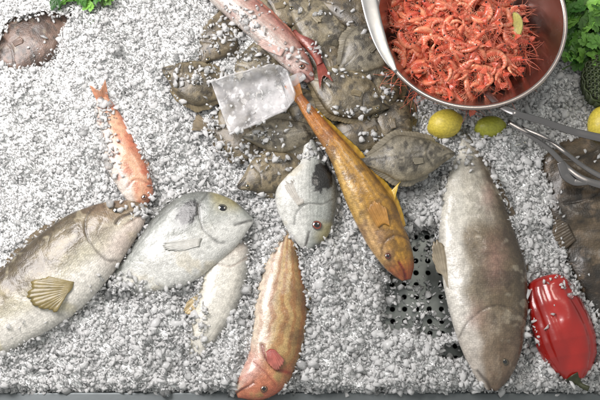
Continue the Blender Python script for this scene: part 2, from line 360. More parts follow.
# ---- E tan streaked fish
def pE(U,V,X,Y):
    n=n2(X,Y,16,11); fn=n2(X,Y,4,12)
    col=mixc(c(160,122,72),c(212,176,116),ss(0.05,0.35,V+0.3*(n-0.5))); col=mixc(col,c(240,222,200),ss(0.5,0.78,V))
    st=ss(0.35,0.85,np.sin((V*5.0+1.4*(n-0.5))*math.pi*2)*0.5+0.5); col=mixc(col,c(164,96,48),0.6*st*ss(0.2,0.4,U)*ss(1,0.75,V))
    bands=ss(0.35,0.8,n2(X*0.6,Y,13,19)+0.2*np.sin(U*math.pi*2*5)); col=mixc(col,c(92,66,42),0.7*bands*ss(0.25,0.38,U)*ss(0.65,0.1,V))
    col=mixc(col,c(212,104,86),0.7*ss(0.34,0.16,U+0.1*(n-0.5))*ss(0.25,0.5,n2(X,Y,9,14)))
    col=mixc(col,c(236,190,176),0.6*ss(0.09,0.03,np.abs(U-0.15))*ss(0.4,0.8,V))
    return col*(0.82+0.36*fn[...,None])
E=fish('striped_comber','yellow pink fish with orange streaks and red gills on ice','fish',
[(238,398,235,391),(262,400,239,376),(285,387,248,356),(298,362,252,334),(305,335,255,310),(307,305,259,285),(302,275,267,262),(298,252,275,247),(295,236,281,237),(294,228,284,229)],
0.027,0.050,0.044,pE,[([(235,394),(246,388),(254,384)],1.5,0.005,c(80,18,16),1.0),([(290,374),(276,370),(266,360),(262,346)],1.9,0.004,c(140,26,24),1.0),([(276,386),(264,372),(254,364)],0.9,0.002,c(150,40,34),0.6)],mat=M_SKIN,ns=240,nt=120)
eye(E,264,389,3.2,c(160,110,70),pup=0.6)
fin(E,'pectoral_fin',[(266,352),(270,349),(275,350)],[(268,364),(278,372),(286,362)],surf(E,270,352)+0.001,surf(E,278,364)+0.002,c(180,70,60),c(206,126,112),rays=9,lift=0.002,rag=0.25)
edgefin(E,'dorsal_fin','back',0.3,0.92,4,c(180,146,90),c(200,170,110),16)
edgefin(E,'anal_fin','belly',0.55,0.85,4,c(200,170,120),c(220,196,150),9)
# ---- F golden fish
def pF(U,V,X,Y):
    n=n2(X,Y,18,15); fn=n2(X,Y,4,16)
    col=mixc(c(150,106,38),c(210,156,56),ss(0.0,0.35,V+0.3*(n-0.5))); col=mixc(col,c(232,188,106),ss(0.6,0.9,V))
    col=mixc(col,c(100,72,38),0.65*ss(0.5,0.64,n2(X,Y,10,18)))
    col=mixc(col,c(216,108,38),0.6*ss(0.6,0.9,U)); col=mixc(col,c(176,56,40),0.75*ss(0.12,0.02,U))
    col=mixc(col,c(222,180,150),0.4*ss(0.14,0.05,np.abs(U-0.2))*ss(0.4,0.8,V))
    st=np.sin((V*7+n)*math.pi*2)*0.5+0.5; col=mixc(col,c(120,84,40),0.35*st)
    return col*(0.78+0.44*fn[...,None])
Ff=fish('golden_wrasse','golden orange wrasse with red lips and olive mottling','fish',
[(411,279,402,281),(414,264,387,270),(410,242,371,250),(402,222,358,228),(394,203,348,206),(382,185,340,186),(366,165,334,168),(348,145,325,150),(331,127,315,134),(314,108,305,118),(302,94,295,100)],
0.027,0.060,0.096,pF,[([(406,280),(402,270),(398,264)],1.5,0.005,c(120,20,16),1.0),([(412,244),(398,238),(384,244),(380,258)],1.2,0.003,c(80,48,24),0.75)],mat=M_SKIN,ns=280,nt=120)
eye(Ff,388,256,3.0,c(150,60,40),pup=0.6)
edgefin(Ff,'dorsal_fin','back',0.25,0.9,5,c(190,130,40),c(210,170,60),20)
fin(Ff,'anal_fin',[(394,206),(392,198),(390,192)],[(397,190),(400,182),(405,177)],0.075,0.085,c(220,180,54),c(236,206,90),rays=4)
fin(Ff,'pectoral_fin',[(378,228),(384,224),(390,226)],[(366,208),(374,200),(386,206)],surf(Ff,384,226)+0.001,surf(Ff,376,206)+0.001,c(196,140,60),c(186,134,66),rays=9,dark=0.15)
tailfin(Ff,20,9,c(206,140,40),c(214,120,36),fork=0.1,bend=10)
# ---- G right grouper
def pG(U,V,X,Y):
    n=n2(X,Y,30,20); fn=n2(X,Y,5,21)
    col=mixc(c(84,72,54),c(124,108,84),ss(0.0,0.3,V+0.3*(n-0.5))); col=mixc(col,c(158,144,122),ss(0.35,0.6,V+0.5*(n-0.5))); col=mixc(col,c(240,236,226),ss(0.62,0.82,V+0.3*(n-0.5)))
    up=ss(0.5,0.8,U+0.35*(n-0.5)); col=mixc(col,c(220,216,202),0.7*up*ss(0.1,0.4,V))
    bl=ss(0.48,0.60,n2(X,Y,14,23)); col=mixc(col,c(70,58,44),0.65*bl*ss(0.85,0.4,V)*(1-0.4*up))
    wh=ss(0.58,0.68,n2(X,Y,9,25)); col=mixc(col,c(200,190,168),0.4*wh*ss(0.8,0.2,V))
    col=mixc(col,c(150,120,100),0.4*ss(0.35,0.1,U))
    st=np.sin((V*8+0.8*n)*math.pi*2)*0.5+0.5; col=mixc(col,c(80,66,48),0.25*st*ss(0.7,0.4,V))
    for (x,y,a,b_) in((492,262,15,34),(474,320,14,18),(486,200,9,18)):
        d=np.hypot((X-x)/a,(Y-y)/b_)+0.8*(fn-0.5); col=mixc(col,c(204,156,144),0.4*np.exp(-d*d*2))
    return col*(0.82+0.36*fn[...,None])
G=fish('grouper','large olive brown and cream grouper beside red pepper','fish',
[(497,391,487,390),(509,379,476,378),(520,356,464,355),(526,325,454,328),(528,295,447,298),(525,265,441,268),(516,235,439,238),(506,208,441,208),(495,182,446,182),(484,160,453,162),(475,145,458,148),(468,134,458,136)],
0.033,0.056,0.046,pG,[([(492,391),(486,382),(477,371)],1.8,0.005,c(52,36,28),0.95),([(499,389),(493,379),(489,372)],1.0,0.002,c(120,96,80),0.5),([(524,320),(508,310),(488,309),(468,322),(458,338)],1.2,0.003,c(64,52,42),0.6),
([(520,296),(512,240),(484,170)],0.7,0.001,c(80,66,50),0.5)],mat=M_SKIN,ns=320,nt=150,lump=0.009)
eye(G,505,362,3.4,c(110,96,66),pup=0.6)
fin(G,'pectoral_fin',[(452,292),(447,286),(445,276)],[(462,262),(446,244),(434,236),(430,250),(436,272)],0.066,0.068,c(190,178,156),c(150,136,112),rays=10)
edgefin(G,'dorsal_fin','back',0.28,0.9,6,c(84,70,54),c(120,104,82),20)
tailfin(G,28,17,c(190,182,160),c(150,140,118),fork=0.1,z1=0.04)
# ---- H pink fish
def pPink(U,V,X,Y):
    n=n2(X,Y,12,24); fn=n2(X,Y,3.5,25)
    col=mixc(c(220,138,106),c(236,182,146),ss(0.0,0.3,V+0.5*(n-0.5))); col=mixc(col,c(246,232,220),ss(0.5,0.75,V+0.3*(n-0.5)))
    col=mixc(col,c(204,92,66),0.5*ss(0.5,0.7,n2(X,Y,6,26)))
    return col*(0.85+0.3*fn[...,None])
H=fish('red_mullet','pale pink orange red mullet half sunk in crushed ice','fish',
[(145,206,136,208),(153,195,126,200),(151,178,114,182),(143,158,105,162),(131,132,99,136),(118,110,96,114),(108,97,97,100)],
0.020,0.052,0.056,pPink,[([(152,186),(138,182),(128,190)],1.2,0.003,c(180,100,80),0.7)],mat=M_SKIN,ns=150,nt=80,shrink=7)
eye(H,144,197,2.8,c(180,120,90))
edgefin(H,'dorsal_fin','back',0.3,0.7,4,c(226,160,130),c(236,186,156),10)
tailfin(H,20,9,c(226,150,116),c(230,170,136),fork=0.5,z1=0.075)
# ---- I silver pink top fish
def pI(U,V,X,Y):
    n=n2(X,Y,14,27); fn=n2(X,Y,4,28)
    col=mixc(c(182,110,98),c(212,178,166),ss(0.02,0.3,V+0.3*(n-0.5))); col=mixc(col,c(230,220,212),ss(0.35,0.65,V))
    col=mixc(col,c(188,80,66),0.5*ss(0.16,0.04,U)); col=mixc(col,c(182,100,86),0.35*ss(0.55,0.75,n2(X,Y,9,29)))
    st=np.sin(V*math.pi*2*9)*0.5+0.5; col=mixc(col,c(190,134,122),0.35*st)
    return col*(0.82+0.36*fn[...,None])
I=fish('red_sea_bream','silvery pink sea bream resting on brown fish','fish',
[(315,80,307,83),(311,63,291,73),(299,43,269,53),(283,25,250,36),(263,7,231,20),(241,-12,210,0),(218,-32,190,-20),(200,-44,186,-38)],
0.023,0.080,0.070,pI,[([(311,82),(305,77),(300,74)],1.0,0.004,c(110,24,20),0.9),([(302,52),(290,54),(284,64)],1.2,0.003,c(140,84,74),0.7)],mat=M_SKIN,ns=200,nt=100,shrink=6)
eye(I,302,66,3.0,c(170,110,80))
edgefin(I,'dorsal_fin','back',0.25,0.8,3,c(190,110,94),c(210,140,120),14)
fin(I,'pectoral_fin',[(285,50),(281,56)],[(260,38),(257,44),(265,50)],surf(I,283,53)+0.0008,surf(I,262,42)+0.001,c(216,180,170),c(220,190,180),rays=7,dark=0.15)
J=fish('red_gurnard','dark red fish tail showing between brown fish','fish',
[(296,28,290,34),(308,32,296,42),(316,42,306,50),(321,54,313,58),(323,63,317,66)],
0.012,0.054,0.080,lambda U,V,X,Y: mixc(c(130,50,42),c(180,96,80),ss(0.3,0.8,V+0.5*(n2(X,Y,8,30)-0.5)))*(0.7+0.6*n2(X,Y,3,31)[...,None]),[],ns=70,nt=40)
tailfin(J,24,8,c(140,52,42),c(160,80,66),z1=0.096,fork=0.45)
# ---- mottled brown fish heap
def ovalst(cx,cy,L,Wd,ang,flip=1):
    us=[0,.04,.12,.25,.42,.6,.76,.88,.96,1]; wb=[.06,.2,.42,.75,1,.95,.62,.28,.16,.15]; wl=[.06,.16,.36,.7,.95,.9,.6,.26,.16,.15]
    a=math.radians(ang); d=np.array([math.cos(a),math.sin(a)]); n=np.array([-d[1],d[0]])*flip
    bend=random.uniform(-0.14,0.14); R=[]
    for u,b,l in zip(us,wb,wl):
        m=np.array([cx,cy])+d*L*(0.5-u)+n*L*bend*((2*u-1)**2)
        b*=random.uniform(.9,1.1); l*=random.uniform(.9,1.1)
        R.append((*(m-n*b*Wd/2),*(m+n*l*Wd/2)))
    return R
def pBrown(seed,tint):
    def p(U,V,X,Y):
        n=n2(X,Y,14,seed); k=n2(X,Y,6,seed+1,4)
        col=mixc(tint,tint*0.5,ss(0.42,0.62,n)); col=mixc(col,tint*1.5,0.6*ss(0.54,0.68,k))
        col=mixc(col,c(44,38,30),0.75*ss(0.56,0.64,n2(X,Y,5.0,seed+5)))
        col=mixc(col,c(206,194,170),0.3*ss(0.68,0.76,n2(X,Y,4.2,seed+9)))
        col=mixc(col,tint*0.45,0.7*ss(0.12,0.0,V)); col=mixc(col,c(176,162,132),0.5*ss(0.80,1,V))
        return col*(0.85+0.3*n2(X,Y,3,seed+3)[...,None])
    return p
T1=c(136,122,94);T2=c(138,130,112);T3=c(118,104,80);T4=c(148,136,110);T5=c(124,98,84)
GB='mottled brown fish heaped in the middle of the ice'
browns=[(199,82,78,44,200,0.062,T1,1),(276,170,84,46,165,0.058,T1,1),(407,158,96,46,-5,0.090,T2,1),
(346,92,92,50,20,0.082,T1,-1),(366,50,72,46,-40,0.090,T2,1),(324,24,92,52,205,0.068,T4,1),
(392,116,74,42,60,0.064,T3,1),(356,10,80,40,10,0.078,T3,-1),(288,4,80,46,150,0.060,T1,1),
(362,130,84,42,-20,0.060,T3,1),(283,136,80,34,175,0.068,T2,-1),(30,38,104,58,150,0.056,T5,1),
(222,34,74,40,120,0.060,T3,1),(312,112,74,40,-150,0.058,T1,1),(240,140,72,38,20,0.050,T3,1),
(382,88,70,40,100,0.070,T1,1),(328,58,80,44,60,0.060,T3,1),(262,62,80,44,140,0.056,T4,-1),(234,118,66,36,100,0.046,T1,1)]
for i,(cx,cy,L_,W_,an,z,t,fl) in enumerate(browns):
    lab='mottled brown flatfish lying in a heap on ice'
    if i==2: lab='mottled grey brown flatfish on top of the heap'
    if i==11: lab='reddish brown flatfish alone in fine ice with parsley'
    if i==0: lab='brown mottled flatfish partly covered by crushed ice'
    st=np.array(ovalst(cx,cy,L_,W_,an,fl)); mid=(st[:,:2]+st[:,2:])/2
    d=mid[0]-mid[4]; d/=np.linalg.norm(d); n=np.array([-d[1],d[0]])*fl
    h=mid[2]
    m1=[tuple(mid[0]),tuple(h+d*L_*0.05+n*W_*0.03),tuple(h+n*W_*0.08)]
    q=mid[3]; g1=[tuple(q-n*W_*0.26),tuple(q-d*L_*0.05),tuple(q+n*W_*0.26)]
    mdl=[tuple(q),tuple(mid[4]-n*W_*0.04),tuple(mid[5]),tuple(mid[7])]
    f=fish('flatfish',lab,'fish',st,0.016,z,z-0.006,pBrown(40+i*7,t),
        [(m1,1.1,0.003,c(20,14,11),0.9),(g1,1.1,0.003,c(34,28,20),0.7),(mdl,0.6,0.0015,c(60,50,36),0.5)],mat=M_ROUGH,ns=150,nt=76,group=GB,shrink=(7 if i in(0,12,14,17,18) else 5 if i==11 else 3),power=0.8,lump=0.009)
    e=h-n*W_*0.08; eye(f,e[0],e[1],2.5,c(150,134,84),ring=(0.04,0.03,0.025))
    edgefin(f,'dorsal_fin','back',0.18,0.9,6,t*0.8,t*1.2,26,drop=0.008,notch=0.06,dark=0.25)
    edgefin(f,'anal_fin','belly',0.28,0.9,6,t*0.8,t*1.2,22,drop=0.008,notch=0.06,dark=0.25)
    b=q-d*L_*0.08+n*W_*0.08
    if i!=10: fin(f,'pectoral_fin',[tuple(b-n*2),tuple(b+n*3)],[tuple(b-d*10-n*3),tuple(b-d*12),tuple(b-d*10+n*4)],surf(f,*b)+0.0006,surf(f,*(b-d*10))+0.001,t*0.9,t*1.1,rays=6,dark=0.2)
    tailfin(f,15,10,t*0.7,t*1.3,fork=0.05)
# ---- dark monkfish on right
def pMonk(U,V,X,Y):
    n=n2(X,Y,22,90); col=mixc(c(58,48,36),c(100,84,62),ss(0.35,0.65,n)); col=mixc(col,c(28,25,19),0.7*ss(0.48,0.66,n2(X,Y,9,92)))
    col=mixc(col,c(140,118,94),0.5*ss(0.60,0.72,n2(X,Y,5,93)))
    return col*(0.8+0.4*n2(X,Y,3,94)[...,None])
K=fish('monkfish','dark wet olive brown monkfish beneath steel serving tools','fish',
[(566,138,550,150),(600,136,540,164),(632,160,546,188),(648,200,548,214),(652,240,562,240),(648,275,566,264),(640,305,578,288),(630,330,588,312),(622,345,606,338)],
0.032,0.040,0.036,pMonk,[([(554,158),(568,164),(592,156)],2,0.006,c(24,18,16),0.8),([(610,185),(590,200),(562,206)],1.6,0.005,c(34,26,22),0.7),([(600,210),(604,250),(606,300)],1.4,0.002,c(40,32,26),0.5)],mat=M_ROUGH,ns=200,nt=110,shrink=9,lump=0.014)
eye(K,572,178,3.0,c(110,100,70))
fin(K,'pectoral_fin',[(566,216),(570,228),(576,240)],[(552,222),(552,238),(562,252)],0.058,0.054,c(70,58,42),c(96,80,60),rays=10)
tailfin(K,24,16,c(70,54,44),c(96,76,60))
# ---------------------------------------------------------------- bowl
BZ=0.150
bc=W(471,18,BZ); R0=101*PX*(D-BZ)/D
be=empty('metal_bowl',(bc[0],bc[1],0.045),'shiny steel bowl heaped with cooked red shrimps','bowl')
prof=[(0.0,0.050),(0.35,0.050),(0.52,0.054),(0.66,0.066),(0.77,0.088),(0.87,0.118),(0.945,0.145),(0.955,0.149),(0.97,0.151),(0.99,0.151),(1.0,0.149),(1.0,0.146),(0.985,0.145),(0.965,0.141),(0.90,0.112),(0.80,0.08),(0.69,0.058),(0.54,0.046),(0.35,0.044),(0.0,0.044)]
pr=catmull([(r*R0,z) for r,z in prof],120); pr[:,0]=np.maximum(pr[:,0],1e-4)
m=120; th=np.linspace(0,2*math.pi,m,endpoint=False)
V=np.stack([bc[0]+pr[:,0,None]*np.cos(th),bc[1]+pr[:,0,None]*np.sin(th),np.broadcast_to(pr[:,1,None],(120,m))],-1).reshape(-1,3)
mkobj('bowl_shell',V,gridfaces(120,m,True),M_BOWL,None,None,be)
p=catmull([(396,72),(384,50),(376,28),(370,4),(362,-40)],40); Ps=W(p[:,0],p[:,1],0.153+0.004*np.linspace(0,1,40)); v,f=tube(Ps,np.interp(np.linspace(0,1,40),[0,.12,.4,1],[.003,.009,.014,.018]),16,0.10); mkobj('handle',v,f,M_STEEL,None,None,be)
# ---------------------------------------------------------------- shrimps
def shrimp_mesh(seed):
    r=random.Random(seed); V=[];F=[];Cc=[]
    def add(v,f,cc): V.append(v);F.extend(f);Cc.append(cc)
    def off(): return sum(len(v) for v in V)
    n=64; arc=math.radians(r.uniform(70,210))
    t=np.linspace(0,1,n); ang=arc*t**1.25; ds=0.064/(n-1)
    P=np.zeros((n,3))
    for i in range(1,n): P[i]=P[i-1]+ds*np.array([math.cos(ang[i]),math.sin(ang[i]),0])
    P[:,2]+=r.uniform(-.004,.004)*np.sin(t*3)
    rad=0.86*np.interp(t,[0,.04,.12,.3,.42,.7,.92,1],[0.0016,0.004,0.0064,0.0076,0.0068,0.0052,0.003,0.002])
    seg=np.where(t>0.4,((t-0.4)*11)%1,0.5); rad=rad*(1+np.where(t>0.4,0.10*(seg-0.5),0))
    v,f=tube(P,rad,14,0.8,off())
    red=c(226,98,70,.92); org=c(240,148,112,.95); pal=c(248,190,164,.95)
    th=np.linspace(0,2*math.pi,14,endpoint=False)
    b=mixc(red,org,np.broadcast_to(ss(-0.4,0.8,np.cos(th))[None],(n,14)))
    b=mixc(b,pal,np.broadcast_to((ss(0.3,1,seg)*(t>0.4)*0.45)[:,None],(n,14)))
    b=mixc(b,c(210,70,50,.9),np.broadcast_to((0.4*ss(0.35,0.1,t))[:,None],(n,14)))
    b=b*(0.85+0.3*np.random.default_rng(seed).random((n,14,1)))
    add(v,f,b.reshape(-1,3))
    e=P[-1]; d=P[-1]-P[-3]; d/=np.linalg.norm(d); s=np.array([-d[1],d[0],0])
    for k in(-1,-.45,0,.45,1):
        tp=e+d*0.012*(1-0.12*abs(k))+s*0.007*k+np.array([0,0,0.0015*abs(k)])
        v,f=tube(np.linspace(e-d*0.001,tp,7),[.0009,.0016,.0022,.0024,.0022,.0015,.0004],8,0.35,off()); add(v,f,np.tile(c(222,98,72,.9),(len(v),1)))
    d=P[0]-P[3]; d/=np.linalg.norm(d)
    v,f=tube(np.linspace(P[1],P[0]+d*0.009,6),[.002,.0013,.0009,.0006,.0004,.0001],6,1,off()); add(v,f,np.tile(red,(len(v),1)))
    for sgn in(-1,1):
        ctr=P[3]+np.array([0,0.0005,sgn*0.0044])
        v,f=tube([ctr-d*0.0016,ctr-d*0.0008,ctr+d*0.0008,ctr+d*0.0016],[.0006,.0017,.0017,.0006],8,1,off()); add(v,f,np.tile(np.array([.004,.004,.004]),(len(v),1)))
    for k in range(4):
        a=r.uniform(-0.9,0.9); L=r.uniform(0.02,0.045); q=np.array([d[0]*math.cos(a)-d[1]*math.sin(a),d[0]*math.sin(a)+d[1]*math.cos(a),r.uniform(-.3,.1)]); sg=r.choice([-1,1])
        pts=[P[0]+q*L*x+np.array([-q[1],q[0],0])*L*0.6*x*x*sg for x in np.linspace(0,1,10)]
        v,f=tube(pts,np.linspace(.0006,.0002,10),5,1,off()); add(v,f,np.tile(c(228,120,92,.9),(len(v),1)))
    for k in range(8):
        i=int(n*(0.14+0.07*k)); d1=P[i+1]-P[i]; d1/=np.linalg.norm(d1); s=np.array([-d1[1],d1[0],0])
        for z in(-1,1):
            L=0.009 if k<5 else 0.005
            pts=[P[i]+s*rad[i]*0.7+np.array([0,0,z*0.002]),P[i]+s*(rad[i]+L*0.5)+np.array([0,0,z*0.004])-d1*0.001,P[i]+s*(rad[i]+L)+d1*L*0.5*r.uniform(-1,1)+np.array([0,0,z*0.003])]
            v,f=tube(pts,[.0008,.0006,.0002],5,1,off()); add(v,f,np.tile(c(238,154,124,.9),(len(v),1)))
    return np.vstack(V)-P[n//2],F,np.vstack(Cc)
SM=[]
for k in range(12):
    v,f,cc=shrimp_mesh(100+k); o=mkobj('shrimp',v,f,M_SHRIMP,cc*(0.8+0.03*k)*np.array([1,0.82+0.035*k,0.80+0.035*k])); SM.append(o.data); bpy.data.objects.remove(o)
sc=W(456,32,0.11); ns_=0
for k in range(290):
    rr=math.sqrt(random.random())*0.130; a=random.random()*2*math.pi
    x=sc[0]+rr*math.cos(a); y=sc[1]+rr*math.sin(a)
    rb=math.hypot(x-bc[0],y-bc[1])/R0
    if rb>0.78: continue
    floor=np.interp(rb,[0,.5,.66,.77,.86],[.052,.056,.07,.092,.12])
    topz=0.084+0.036*(1-(rr/0.145)**2)+0.006*(random.random())
    z=max(floor+0.008,topz-random.choice([0,0.002,0.006,0.012,0.018]))
    o=bpy.data.objects.new('shrimp',random.choice(SM)); COL.objects.link(o)
    o.location=(x,y,z); o.rotation_euler=(random.gauss(0,0.45)+random.choice([0,math.pi]),random.gauss(0,0.35),random.random()*6.28)
    s=random.uniform(0.85,1.25); o.scale=(s,s,s)
    tag(o,'small cooked red shrimp with long feelers in steel bowl','shrimp','cooked shrimps piled in the bowl'); ns_+=1
# ---------------------------------------------------------------- fruit
def lemon(name,label,cat,x,y,z,rx,ang,col,stretch=1.25,nip=0.12):
    C=W(x,y,z); n=48;m=48; R=rx*PX; V=[];Cc=[]
    a=math.radians(ang); d=np.array([math.cos(a),math.sin(a),0.1]); d/=np.linalg.norm(d); s=np.cross(d,[0,0,1]); s/=np.linalg.norm(s); u=np.cross(s,d)
    for i in range(n):
        t=math.pi*i/(n-1); r=math.sin(t)**0.9*R if 0<i<n-1 else 1e-5; ax=math.cos(t)*R*stretch
        ax+=math.copysign(nip*R*max(0,abs(math.cos(t))-0.93)/0.07,ax)
        for j in range(m):
            q=2*math.pi*j/m; V.append(C+d*ax+s*r*math.cos(q)+u*r*math.sin(q)); Cc.append(np.array(col)*(0.94+0.12*random.random())*(1-0.25*max(0,abs(math.cos(t))-0.9)/0.1))
    o=mkobj(name,V,gridfaces(n,m,True),M_FRUIT,np.array(Cc)); tag(o,label,cat)
    SOLIDS.append((np.array(V),gridfaces(n,m,True))); return o
lemon('lemon','yellow lemon resting on fish beside the steel bowl','lemon',445,124,0.062,14.5,20,c(236,214,86),1.15)
lemon('lemon','small greenish lemon tucked under the bowl rim','lemon',490,127,0.05,11,5,c(186,188,66),1.35)
lemon('lemon','yellow lemon beside the green basket','lemon',603,124,0.06,15,80,c(230,210,80),1.2)
def wedge():
    C=W(513,26,0.105); V=[];Cc=[]; n=20; R=0.026
    for i in range(n):
        a=math.pi*i/(n-1)
        for k,(rf,z) in enumerate([(0.05,0.0),(0.86,0.001),(1.0,-0.002),(0.8,-0.015),(0.05,-0.02)]):
            V.append(C+np.array([0.7*rf*R*math.sin(a),-rf*R*math.cos(a)*1.2,z+rf*0.012*math.sin(a)]))
            Cc.append(c(176,160,66) if k<1 else c(206,196,110) if k==1 else c(150,150,40))
    o=mkobj('lemon_wedge',V,gridfaces(n,5)+[tuple(range(5)),tuple((n-1)*5+k for k in range(5))],M_FRUIT,np.array(Cc)); tag(o,'lemon wedge on shrimps inside the steel bowl','lemon wedge')
wedge()
# ---------------------------------------------------------------- pepper
def pepper():
    ax=catmull([(546,276),(552,298),(562,323),(569,348),(575,380)],110); n=110;m=110
    t=np.linspace(0,1,n); rad=np.interp(t,[0,.015,.05,.12,.3,.5,.68,.82,.93,1],[6,13,18,22,26.5,29,29.5,26,18,8])*PX*0.97
    V=np.zeros((n,m,3)); Cc=np.zeros((n,m,3))
    P=W(ax[:,0],ax[:,1],0.050); T=np.gradient(P,axis=0); T/=np.linalg.norm(T,axis=1)[:,None]; S=np.cross(T,[0,0,1.0])
    for j in range(m):
        q=2*math.pi*j/m
        wq=q+0.35*(n2(t*10,t*0+math.cos(q)*2+3,3,71)-0.5)
        k=1+0.06*np.cos(3*wq+0.9+t*0.9)
        for (q0,dp,wd_) in((1.15,0.09,0.16),(1.95,0.07,0.13),(0.45,0.05,0.14)):
            k=k-dp*np.exp(-((wq-q0-0.35*t)/wd_)**2)*ss(0.0,0.2,t)*ss(1,0.8,t)
        ck=math.copysign(abs(math.cos(q))**0.85,math.cos(q)); sk=math.copysign(abs(math.sin(q))**0.9,math.sin(q))
        V[:,j]=P+S*(rad*k*ck)[:,None]; V[:,j,2]+=rad*k*0.68*sk
        Cc[:,j]=c(186,28,18)
    V[...,2]+=(n2(V[...,0]*500,V[...,1]*300,12,61,2)-0.5)*0.005
    nz=n2(V[...,0]*500,V[...,1]*200,22,60,2); Cc=mixc(Cc,np.broadcast_to(c(140,14,10),Cc.shape),0.6*ss(0.35,0.65,nz))
    Cn=P.mean(0); Cn[2]=0.01; e=empty('bell_pepper',Cn,'long creased glossy red pepper lying on ice','pepper')
    F=gridfaces(n,m,True); F.append(tuple(range(m))); F.append(tuple(range((n-1)*m,n*m))[::-1])
    mkobj('fruit',V.reshape(-1,3),F,M_PEPPER,Cc.reshape(-1,3),None,e); SOLIDS.append((V.reshape(-1,3),F))
    s=catmull([(574,376),(578,382),(582,386),(589,389)],16); Ps=W(s[:,0],s[:,1],0.054+0.008*np.linspace(0,1,16)); rs=np.interp(np.linspace(0,1,16),[0,.2,.5,1],[.018,.009,.0045,.005])
    v,f=tube(Ps,rs,14); mkobj('stem',v,f,M_LEAF,np.tile(c(60,64,34),(len(v),1)),None,e)
    FOOT.append((np.array([(530,290),(546,272),(572,283),(594,320),(602,360),(575,388),(554,376),(536,325)]),4))
pepper()
# ---------------------------------------------------------------- utensils
def bar(o_e,name,pts,zs,wid,flat,mat,n=50):
    p=catmull(pts,n); z=np.interp(np.linspace(0,1,n),np.linspace(0,1,len(zs)),zs); P=W(p[:,0],p[:,1],z); w=np.interp(np.linspace(0,1,n),np.linspace(0,1,len(wid)),wid)*PX
    v,f=tube(P,w,16,flat); mkobj(name,v,f,mat,None,None,o_e)
e=empty('serving_spoon',W(540,122,0.13),'steel serving spoon with long handle leaning on the bowl','spoon')
bar(e,'handle',[(486,92),(498,104),(515,113),(545,122),(575,132),(625,143)],[.108,.138,.160,.14,.125,.12],[3.6,3.4,3.4,3.4,3.8,4.6],0.35,M_UTENSIL)
n=24;m=32;V=[]; Cs=W(476,82,0.092)
for i in range(n):
    t=i/(n-1)
    for j in range(m):
        q=2*math.pi*j/m; V.append(Cs+np.array([t*0.026*math.cos(q),t*0.020*math.sin(q),-0.012*(1-t*t)]))
o=mkobj('spoon_bowl',V,gridfaces(n,m,True),M_UTENSIL,None,None,e); so=o.modifiers.new('t','SOLIDIFY'); so.thickness=0.0015
e=empty('serving_tongs',W(560,160,0.10),'steel serving tongs lying across dark fish','tongs')
bar(e,'arm',[(508,122),(530,135),(550,150),(568,168),(588,181),(625,190)],[.10,.105,.10,.095,.10,.10],[2.4,2.8,2.8,2.8,3.6,4.5],0.3,M_UTENSIL)
bar(e,'arm',[(522,128),(545,138),(565,152),(583,166),(602,177),(625,187)],[.085,.09,.095,.09,.09,.096],[2,2.5,2.4,2.4,3,4],0.3,M_UTENSIL)
bar(e,'claw',[(560,162),(566,174),(575,181),(588,182)],[.098,.092,.092,.1],[3.5,6,5,3],0.4,M_UTENSIL)
# ---------------------------------------------------------------- plastic scoop
def scoop():
    n=60;m=60
    ax0=np.array([292,82.]);ax1=np.array([220,108.]); d=(ax1-ax0)/np.linalg.norm(ax1-ax0); nn=np.array([-d[1],d[0]])
    V=[]
    for i in range(n):
        t=i/(n-1); w=np.interp(t,[0,.06,.2,.7,1],[12,19,25,28,29])
        for j in range(m):
            s=-1+2*j/(m-1)
            # squared-off trough: floor with upright sides
            cr=math.copysign(min(1,abs(s)*1.5)**0.9,s)
            wall=max(0,abs(s)-0.62)/0.38
            p=ax0+(ax1-ax0)*t+nn*w*cr
            z=0.082+wall**1.1*0.040*min(1,t*3+0.3)+0.035*max(0,1-t/0.12)
            V.append(W(p[0],p[1],z))
    V=np.array(V); V[:,2]+=(n2(V[:,0]*500,V[:,1]*500,12,66)-0.5)*0.012
    e=empty('ice_scoop',W(255,98,0.08),'frosty clear plastic ice scoop lying on the ice','scoop')
    o=mkobj('scoop_bowl',V,gridfaces(n,m),M_PLASTIC,None,None,e); so=o.modifiers.new('t','SOLIDIFY'); so.thickness=0.004
    SOLIDS.append((V,gridfaces(n,m)))
    bar(e,'handle',[(286,86),(293,81),(300,77),(304,75)],[.09,.096,.098,.096],[7,6,5,4],0.4,M_PLASTIC)
scoop()
